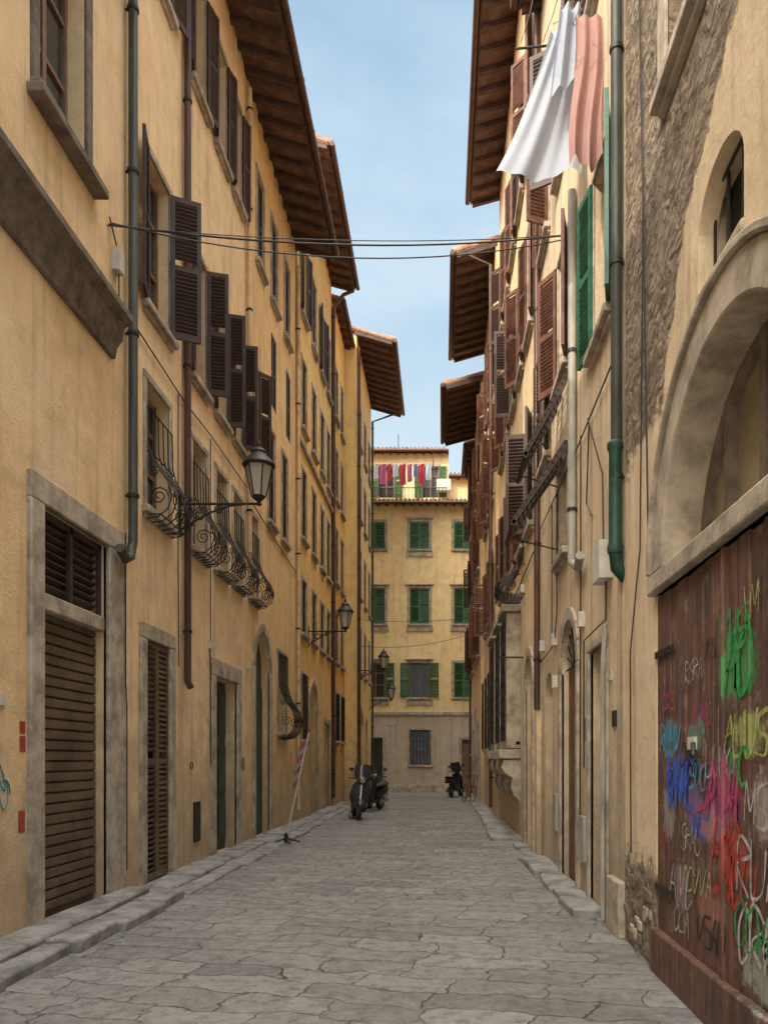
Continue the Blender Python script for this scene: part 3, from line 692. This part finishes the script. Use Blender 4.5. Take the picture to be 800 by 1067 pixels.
X3=1.54; G3=FR(X3)
B=Thing('sand_stucco_building')
B.op.append((12.9,14.0,0,3.4,.35)); archfill(B,G3,12.9,14.0,2.85,3.4,'wallR3',.35); B.box('door_leaf','darkwood',G3,12.9,14.0,-.33,-.3,0,3.4)
archring(B,G3,13.45,2.85,.55,.55,.17,-.03,.04,'stone',9); B.box('stone_trim','stone',G3,12.73,12.9,-.03,.04,0,2.85); B.box('stone_trim','stone',G3,14.0,14.17,-.03,.04,0,2.85)
for a in (15.1,16.7,18.5):
    window(B,G3,a,a+.95,1.95,4.3,'stone'); bars(B,G3,a-.02,a+.97,1.95,4.3,6,8,.3)
    for u in (a-.14,a+.99):
        B.box('stone_trim','stone',G3,u,u+.12,.0,.28,1.8,4.45)
        B.prism('window_corbels','stone',G3,[(0,1.58),(.34,1.58),(.38,1.42),(.30,1.3),(.16,1.22),(.20,1.05),(.14,.88),(.05,.8),(0,.72)],u-.02,u+.16)
    B.box('stone_trim','stone',G3,a-.2,a+1.17,.0,.42,1.6,1.78); B.box('stone_trim','stone',G3,a-.2,a+1.17,.0,.38,4.46,4.6)
for i,a in enumerate((12.95,14.4,15.9,17.4,18.9)):
    for k,(z0,z1) in enumerate(((5.6,7.4),(9.0,10.9),(12.3,14.2))):
        window(B,G3,a,a+.75,z0,z1,'stone','open','brown' if (i+k)%3==0 else 'red',(rs.choice((165,168,120,160)),rs.choice((165,168,140,100))),sp=.06)
basket(B,G3,14.2,15.0,4.6,5.6,.52,9,'balcony_grille')
facade(B,G3,12.505,20.5,0,16.6,'wallR3'); shell(B,G3,12.505,20.5,16.6,'wallR3')
roof(B,G3,12.505,20.5,.75,16.4)
B.tube('wall_cable','cable',[(12.6,.03,5.0),(15,.03,4.95),(20.4,.03,5.0)],.012,5,G3)
for a in (14.3,16.3,18.1): B.box('junction_box','white',G3,a,a+.12,0,.07,4.7,4.85)
B.box('shop_sign_bracket','iron',G3,14.5,14.53,0,.45,3.5,3.53)
B.finish(BV+('window_corbels',))
X4=1.44; G4=FR(X4)
B=Thing('light_ochre_stucco_building')
for i,a in enumerate((21.2,22.7,24.3)):
    window(B,G4,a,a+.9,1.9,4.0,'stone'); bars(B,G4,a,a+.9,1.9,4.0,5,7,.12)
    for z0,z1 in ((5.6,7.3),(8.8,10.5),(11.9,13.6)):
        window(B,G4,a,a+.75,z0,z1,'stone','open','red',(rs.choice((165,168,120,160)),rs.choice((165,168,140,110))),sp=.07)
facade(B,G4,20.505,25.9,0,15.4,'wallR4'); shell(B,G4,20.505,25.9,15.4,'wallR4')
roof(B,G4,20.505,25.9,1.05,15.1,e0=.0,e1=.1)
B.finish(BV)
X5=1.32; G5=FR(X5)
B=Thing('rose_ochre_stucco_building')
door(B,G5,27.0,28.0,2.8,'darkwood'); door(B,G5,31,32,2.6,'darkwood')
for i,a in enumerate((26.5,28.0,29.4,31.2,32.8)):
    if i in (2,4): window(B,G5,a,a+.8,1.8,3.4,'stone'); 
    for z0,z1 in ((5.2,6.9),(8.2,9.9),(11.1,12.7)):
        window(B,G5,a,a+.75,z0,z1,'stone','open','red' if i<3 else 'brown',(rs.choice((165,168,130)),rs.choice((165,150,120))),sp=.07)
facade(B,G5,25.95,33.9,0,14.5,'wallR5'); shell(B,G5,25.95,33.9,14.5,'wallR5',slope=.25)
roof(B,G5,25.95,30.6,1.2,14.15,.28,e0=.1)
roof(B,G5,30.62,33.9,.3,14.1,.28)
B.finish(BV)
pipe('drainpipe','pipeG',[(33.8,.07,.3),(33.8,.07,14)],.05,G5)
pipe('drainpipe','pipeB',[(20.55,.13,.3),(20.55,.13,14.8),(20.55,.8,15.1)],.05,G4)

# ------------------------------------------------------------------ lamps
def lamp(y,z,F,arm,s=1.0):
    T=Thing('street_lamp')
    T.tube('bracket','iron',[(y,0,z-.05),(y,arm,z-.05)],.018*s,7,F)
    T.box('bracket','iron',F,y-.03,y+.03,0,.02,z-.5,z+.1)
    pts=[(y,.02+(arm*.78)*t_/12,z-.42+.36*math.sin(t_/12*1.55)) for t_ in range(13)]
    T.tube('bracket','iron',pts,.014*s,6,F)
    for (dc,zc,r) in ((.25*arm,z-.2,.11),(.5*arm,z-.13,.07),(.12*arm,z-.36,.06)):
        T.tube('bracket','iron',[(y,dc+r*(1-.05*j)*math.cos(j/13*3.6*math.pi),zc+r*(1-.05*j)*math.sin(j/13*3.6*math.pi)) for j in range(14)],.010*s,5,F)
    Lm=F@Matrix.Translation((y,arm,z))@Matrix.Scale(s,4)
    T.lathe('lantern_base','iron',[(.015,-.08),(.05,-.06),(.025,-.02),(.09,.03),(.10,.06)],Lm,6)
    T.lathe('lantern_glass','lampglass',[(.10,.06),(.19,.48)],Lm,6)
    for k in range(6):
        a=2*math.pi*(k+.5)/6
        T.tube('lantern_frame','iron',[(.103*math.cos(a),.103*math.sin(a),.05),(.196*math.cos(a),.196*math.sin(a),.49)],.010,5,Lm)
    T.lathe('lantern_cap','iron',[(.225,.475),(.235,.5),(.20,.55),(.13,.62),(.11,.66),(.12,.68),(.07,.73),(.03,.75),(.035,.79),(.01,.85)],Lm,12)
    T.finish()
lamp(10.85,5.25,FL(XL),1.12,1.0)
lamp(21.1,5.15,FL(XC),1.02,1.0)
lamp(29.2,5.0,FD,.95,.95)
lamp(33.6,4.2,FD,.95,.95)

def wire(name,a,b,sag,r=.012,n=16):
    T=Thing(name); a=Vector(a);b=Vector(b)
    T.tube('wire','cable',[a.lerp(b,i/n)-Vector((0,0,sag*4*(i/n)*(1-i/n))) for i in range(n+1)],r,5); T.finish()
wire('overhead_cable',(XL,8.55,7.55),(XR,9.9,8.35),.18,.011)
wire('overhead_cable',(XL,8.6,7.6),(XR,9.9,8.3),.32,.008)
wire('overhead_cable',(XL,8.5,7.5),(XR,10.0,8.42),.12,.006)
wire('overhead_cable',(XD,31,7.2),(X5,31.5,7.4),.12,.012)
wire('overhead_cable',(XD,30,6.0),(X5,30.4,6.6),.25,.010)

# ------------------------------------------------------------------ laundry
L=Thing('clothesline_with_bedsheet')
for y,zz in ((7.05,9.0),(8.9,9.9)): L.tube('bracket_arm','iron',[(XR,y,zz),(XR-.75,y+.1,zz+.02)],.014,6)
for dx in (.2,.45,.7): L.tube('cord','white',[(XR-dx,7.05,9.0),(XR-dx,8,9.38),(XR-dx,8.9,9.9)],.005,4)
L.tube('cord','white',[(XR-.02,8.3,9.75),(XR-.4,8.45,9.68)],.008,4)
def f(u,v):
    w0=1.20+(0.60-1.20)*(v**1.15); w1=1.60-.06*v
    x=w0+(w1-w0)*u; z=9.72-.10*(1-u)-1.72*v*(1-.10*(1-u)+.03*math.sin(u*5))
    y=8.45+.05*math.sin(u*9+v*3)*(.35+v*.8)+.035*math.sin(u*23+v*4)*(1-v*.4)+.12*v*math.sin(v*3)
    return (x,y,z)
clothsheet(L,'bedsheet','clothW',f,50,40)
clothsheet(L,'bedsheet','clothW',lambda u,v:(1.28+.28*u-.1*v*(1-u)+.0,8.30+.05*math.sin(u*16+v),9.74-.95*v*(1-.2*u)),30,20)
def f(u,v):
    x=1.33+.27*u+.02*math.sin(v*6); z=9.0-1.6*v*(1-.12*abs(math.sin(u*4+.6)))
    y=7.65+.04*math.sin(u*14+v*3)*(.5+v)
    return (x-.05*v*(1-u),y,z)
clothsheet(L,'pink_towel','clothP',f,36,30)
L.finish()

# ------------------------------------------------------------------ ground
def sheet(name,x0,x1,y0,y1,z,mat,nx=1,ny=1,am=0):
    vs=[];fs=[]
    for j in range(ny+1):
        for i in range(nx+1):
            x=x0+(x1-x0)*i/nx;y=y0+(y1-y0)*j/ny
            vs.append((x,y,z+am*(math.sin(x*2.1+y*.7)*.5+math.sin(y*1.9-x)*.5)))
    for j in range(ny):
        for i in range(nx): q=j*(nx+1)+i; fs.append((q,q+1,q+nx+2,q+nx+1))
    me=bpy.data.meshes.new(name); me.from_pydata(vs,[],fs); me.materials.append(M[mat])
    me.polygons.foreach_set('use_smooth',[True]*len(me.polygons))
    o=bpy.data.objects.new(name,me); COL.objects.link(o); return o
sheet('ground',-250,250,-250,300,-.03,'ground')
sheet('road',-3.75,1.7,-8,36.5,0,'road',16,120,.010)
T=Thing('pavement')
def slabrow(x0,x1,y0,y1,h,edge,seed,Lm=(.7,1.3)):
    r=random.Random(seed); y=y0
    while y<y1-.2:
        l=min(r.uniform(*Lm),y1-y)
        j=r.uniform(-.06,.06); hh=h+r.uniform(-.018,.012); t0,t1=r.uniform(-.015,.012),r.uniform(-.015,.012)
        k0,k1=r.uniform(-.02,.02),r.uniform(-.02,.02)
        p=(((x0,0,0),(x1+j,t0,k0),(x1+j,t1,k1),(x0,0,0)) if edge>0 else ((x0+j,t0,k0),(x1,0,0),(x1,0,0),(x0+j,t1,k1)))
        ys=(y+.006,y+.006,y+l-.006,y+l-.006)
        vs=[(q[0]+q[2],yy,-.05) for q,yy in zip(p,ys)]+[(q[0]+q[2],yy,hh+q[1]) for q,yy in zip(p,ys)]
        T.add('kerb_slabs','paving',vs,[(0,1,2,3),(4,5,6,7),(0,1,5,4),(1,2,6,5),(2,3,7,6),(3,0,4,7)]); y+=l
slabrow(-3.28,-2.98,-4,9.0,.10,1,1); slabrow(-3.72,-3.36,-4,9.0,.105,1,2)
slabrow(-3.2,-2.92,9.0,28,.045,1,3,(.4,1.1)); slabrow(-3.72,-3.28,9.0,28,.05,1,4,(.4,.9))
T.finish(('kerb_slabs',))
T=Thing('pavement')
slabrow(1.27,1.64,7.7,12.2,.085,-1,5,(.4,1.0)); slabrow(1.32,1.57,12.25,14.2,.05,-1,6)
slabrow(1.0,1.56,14.9,20.3,.10,-1,7,(.6,1.2)); slabrow(1.05,1.5,20.5,27,.08,-1,8); slabrow(.98,1.4,27.2,33.5,.08,-1,9)
T.finish(('kerb_slabs',))

# ------------------------------------------------------------------ striped pole on a stand
T=Thing('striped_flag_on_stand')
bx,by=-2.93,14.5
T.tube('pole','white',[(bx,by,.08),(bx+.42,by+.05,2.1)],.017,8)
for a in (.4,1.97,3.54,5.11): T.tube('stand_feet','iron',[(bx,by,.1),(bx+.26*math.cos(a),by+.26*math.sin(a),.02)],.016,6)
T.lathe('stand_hub','iron',[(.04,.03),(.045,.12),(.03,.2)],Matrix.Translation((bx,by,0)),10)
for k in range(7):
    m='orangep' if k%2==0 else 'clothW'
    v0,v1=k/7,(k+1)/7
    clothsheet(T,'flag_stripes' if m=='orangep' else 'flag_white',m,lambda u,v,a=v0,b=v1:(bx+.40-.19*(a+(b-a)*v)-.15*u*(1-.3*(a+(b-a)*v)),by+.03+.03*math.sin(u*9),1.98-.85*(a+(b-a)*v)-.12*u),8,4)
T.tube('pole_tip','redp',[(bx+.42,by+.05,2.1),(bx+.435,by+.05,2.17)],.022,8)
T.finish()

# ------------------------------------------------------------------ scooters and bicycle
def ell(T,part,mat,secs,Mx,n=14):
    vs=[];fs=[]
    for (y,z,rx,rz) in secs:
        for k in range(n):
            a=2*math.pi*k/n; c,s_=math.cos(a),math.sin(a)
            vs.append(Mx@Vector((rx*math.copysign(abs(c)**.7,c),y,z+rz*math.copysign(abs(s_)**.7,s_))))
    for i in range(len(secs)-1):
        for k in range(n): fs.append((i*n+k,i*n+(k+1)%n,(i+1)*n+(k+1)%n,(i+1)*n+k))
    fs.append(tuple(range(n))); fs.append(tuple((len(secs)-1)*n+k for k in range(n)))
    T.add(part,mat,vs,fs)
def wheel(T,y,r,w,Mx,part,spokes=0):
    pts=[(0,y+r*math.cos(a*math.pi/12),r+w+r*math.sin(a*math.pi/12)) for a in range(24)]
    T.tube(part,'black',pts,w,8,Mx,True)
    if spokes:
        for k in range(spokes):
            a=2*math.pi*k/spokes; T.tube(part+'_spokes','chrome',[(0,y,r+w),(0,y+r*math.cos(a),r+w+r*math.sin(a))],.003,3,Mx)
    else:
        T.tube(part+'_hub','chrome',[(-.05,y,r+w),(.05,y,r+w)],r*.55,12,Mx)
def scooter(x,y,rot,paint,shield=True):
    T=Thing('motor_scooter'); Mx=Matrix.Translation((x,y,0))@Matrix.Rotation(R(rot),4,'Z')@Matrix.Rotation(R(7),4,'Y')
    wheel(T,-.62,.2,.055,Mx,'front_wheel'); wheel(T,.62,.2,.06,Mx,'rear_wheel')
    ell(T,'front_mudguard',paint,[(-.86,.38,.03,.02),(-.78,.46,.08,.05),(-.62,.5,.09,.06),(-.46,.46,.08,.05),(-.40,.40,.04,.03)],Mx)
    vs=[];n=8
    prof=[(-.46,.28,.16),(-.52,.5,.21),(-.50,.75,.23),(-.44,.95,.17),(-.42,1.0,.12)]
    for dy in (0,.035):
        for (yy,zz,w) in prof:
            for k in range(n+1):
                s_=-1+2*k/n; vs.append(Mx@Vector((w*s_,yy+dy+.12*s_*s_,zz)))
    m=len(prof);fs=[]
    for l in range(2):
        o=l*m*(n+1)
        for i in range(m-1):
            for k in range(n): q=o+i*(n+1)+k; fs.append((q,q+1,q+n+2,q+n+1))
    T.add('leg_shield',paint,vs,fs)
    ell(T,'floorboard','black',[(-.42,.30,.16,.03),(.15,.30,.17,.04),(.25,.36,.14,.06)],Mx)
    ell(T,'rear_body',paint,[(.08,.45,.09,.14),(.2,.5,.17,.2),(.5,.58,.20,.18),(.8,.66,.16,.13),(.98,.72,.06,.05)],Mx)
    ell(T,'seat','black',[(.0,.74,.08,.03),(.12,.77,.14,.05),(.5,.79,.15,.055),(.85,.84,.12,.05),(.95,.86,.05,.02)],Mx)
    ell(T,'handlebar_cowl',paint,[(-.56,1.03,.05,.04),(-.48,1.06,.13,.08),(-.36,1.05,.10,.05)],Mx)
    T.tube('handlebars','black',[(-.36,-.30,1.06),(-.2,-.40,1.07),(.2,-.40,1.07),(.36,-.30,1.06)],.017,7,Mx)
    T.tube('headlight','lampglass',[(0,-.60,1.03),(0,-.5,1.04)],.065,14,Mx)
    T.tube('front_fork','chrome',[(0,-.45,.95),(0,-.6,.3)],.03,8,Mx)
    for s_ in (-1,1):
        T.tube('mirrors','black',[(s_*.22,-.40,1.07),(s_*.3,-.42,1.25)],.008,5,Mx)
        ell(T,'mirrors','black',[(-.44,1.29,.02,.02),(-.42,1.3,.065,.045),(-.40,1.3,.05,.03)],Mx@Matrix.Translation((s_*.31,0,0)))
    if shield:
        vs=[];fs=[]
        for j in range(6):
            for k in range(9):
                s_=-1+k/4; vs.append(Mx@Vector(((.19+.04*math.sin(j/5*3.1))*s_,-.52+.03*j+.09*s_*s_,1.06+.08*j)))
        for j in range(5):
            for k in range(8): q=j*9+k; fs.append((q,q+1,q+10,q+9))
        T.add('windshield','glass',vs,fs)
    T.tube('kickstand','iron',[(-.1,.2,.28),(-.2,.2,.02)],.012,5,Mx)
    T.tube('exhaust','chrome',[(.14,.3,.25),(.16,.8,.32)],.04,8,Mx)
    T.box('licence_plate','white',Mx,-.09,.09,.99,1.0,.45,.6)
    T.finish()
M['pgrey']=simple('scooter_dark_grey',(.06,.062,.065),.3,.2,var=.2,scale=4,bump=.02)
M['pblk']=simple('scooter_black',(.025,.025,.027),.25,.1,var=.2,scale=4,bump=.02)
scooter(-2.3,20.6,12,'pgrey'); scooter(-2.15,23.6,-18,'pblk',False); scooter(-2.2,25.2,-10,'pgrey',False); scooter(.62,32.2,160,'pblk')
T=Thing('bicycle'); Mx=Matrix.Translation((.93,27.6,0))@Matrix.Rotation(R(14),4,'Z')@Matrix.Rotation(R(9),4,'Y')
wheel(T,-.52,.32,.018,Mx,'front_wheel',14); wheel(T,.52,.32,.018,Mx,'rear_wheel',14)
for a,b in (((0,-.42,.85),(0,0.0,.32)),((0,-.40,.75),(0,.18,.8)),((0,.0,.32),(0,.2,.9)),((0,0,.32),(0,.52,.34)),((0,.18,.78),(0,.52,.34)),((0,-.38,.95),(0,-.52,.34))):
    T.tube('frame','redp',[a,b],.016,7,Mx)
T.tube('handlebars','black',[(-.27,-.3,.98),(-.1,-.4,1.0),(.1,-.4,1.0),(.27,-.3,.98)],.013,6,Mx)
ell(T,'saddle','black',[(.08,.93,.03,.02),(.2,.94,.07,.03),(.32,.95,.09,.03)],Mx)
T.tube('crank','chrome',[(-.03,0,.32),(.03,0,.32)],.09,12,Mx); T.tube('pedals','black',[(-.12,0,.16),(-.05,0,.32),(.05,0,.32),(.12,0,.48)],.012,5,Mx)
T.finish()

# ------------------------------------------------------------------ light : hazy sky, with unseen bright zones added overhead and round the sun as fill
EL,AZ=36,222
to=Vector((math.sin(R(AZ))*math.cos(R(EL)),math.cos(R(AZ))*math.cos(R(EL)),math.sin(R(EL))))
w=bpy.data.worlds.new('World'); sc.world=w; w.use_nodes=True
n=w.node_tree.nodes; l=w.node_tree.links; bg=n['Background']
def wn(kind,**k):
    q=n.new(kind)
    for a,b in k.items(): setattr(q,a,b)
    return q
sky=wn('ShaderNodeTexSky',sky_type='NISHITA',sun_disc=False)
sky.sun_elevation=R(EL); sky.sun_rotation=R(AZ); sky.dust_density=2.0; sky.ozone_density=1.2; sky.air_density=1.0
tc=wn('ShaderNodeTexCoord'); mp=wn('ShaderNodeMapping'); mp.inputs['Scale'].default_value=(1,1,2.4)
nz=wn('ShaderNodeTexNoise'); nz.inputs['Scale'].default_value=2.2; nz.inputs['Detail'].default_value=5; nz.inputs['Roughness'].default_value=.5
def rngw(src,a,b,c,d):
    q=wn('ShaderNodeMapRange',interpolation_type='SMOOTHSTEP'); l.new(src,q.inputs[0])
    for i,x in enumerate((a,b,c,d)): q.inputs[i+1].default_value=x
    return q.outputs[0]
def mathw(op,a,b):
    q=wn('ShaderNodeMath',operation=op)
    for i,x in enumerate((a,b)):
        if hasattr(x,'is_output'): l.new(x,q.inputs[i])
        else: q.inputs[i].default_value=x
    return q.outputs[0]
def mixw(f,a,b):
    q=wn('ShaderNodeMix',data_type='RGBA'); l.new(f,q.inputs[0])
    for k,v in ((6,a),(7,b)):
        if hasattr(v,'is_output'): l.new(v,q.inputs[k])
        else: q.inputs[k].default_value=(*v,1)
    return q.outputs[2]
l.new(tc.outputs['Generated'],mp.inputs[0]); l.new(mp.outputs[0],nz.inputs['Vector'])
sp=wn('ShaderNodeSeparateXYZ'); l.new(tc.outputs['Generated'],sp.inputs[0])
haze=mathw('ADD',rngw(sp.outputs[2],.1,.72,.84,.64),rngw(nz.outputs['Fac'],.42,.72,0,.16))
col=mixw(haze,sky.outputs[0],(3.5,5.2,6.7))
col=mixw(rngw(nz.outputs['Fac'],.42,.74,0,.6),col,(5.3,6.0,6.5))
col=mixw(rngw(sp.outputs[2],.30,.62,.62,0),col,(5.2,6.0,6.3))
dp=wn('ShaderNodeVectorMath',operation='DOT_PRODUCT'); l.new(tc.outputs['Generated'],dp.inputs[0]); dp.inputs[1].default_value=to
col=mixw(rngw(sp.outputs[2],.76,.92,0,1),col,(45,43,40))  # zenith brightened above the view, added to light the street canyon
col=mixw(rngw(dp.outputs['Value'],.70,.97,0,1),col,(58,53,45))  # broad glow added behind the camera to brighten the walls
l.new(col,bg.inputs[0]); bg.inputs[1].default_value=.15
sd=bpy.data.lights.new('sun','SUN'); sd.energy=3.0; sd.angle=R(.5); sd.color=(1,.93,.82)
so=bpy.data.objects.new('sun',sd); so.rotation_euler=to.to_track_quat('Z','Y').to_euler(); so.location=(0,-10,30); COL.objects.link(so)

# ------------------------------------------------------------------ camera
cd=bpy.data.cameras.new('camera'); cam=bpy.data.objects.new('camera',cd); COL.objects.link(cam)
cam.location=(0,0,1.6); cam.rotation_euler=(R(90),0,0)
cd.sensor_fit='VERTICAL'; cd.sensor_height=36; cd.lens=27.0; cd.shift_x=-.0562; cd.shift_y=.2409; cd.clip_end=1000; cd.clip_start=.05
sc.camera=cam
sc.view_settings.view_transform='Standard'; sc.view_settings.look='None'; sc.view_settings.exposure=0
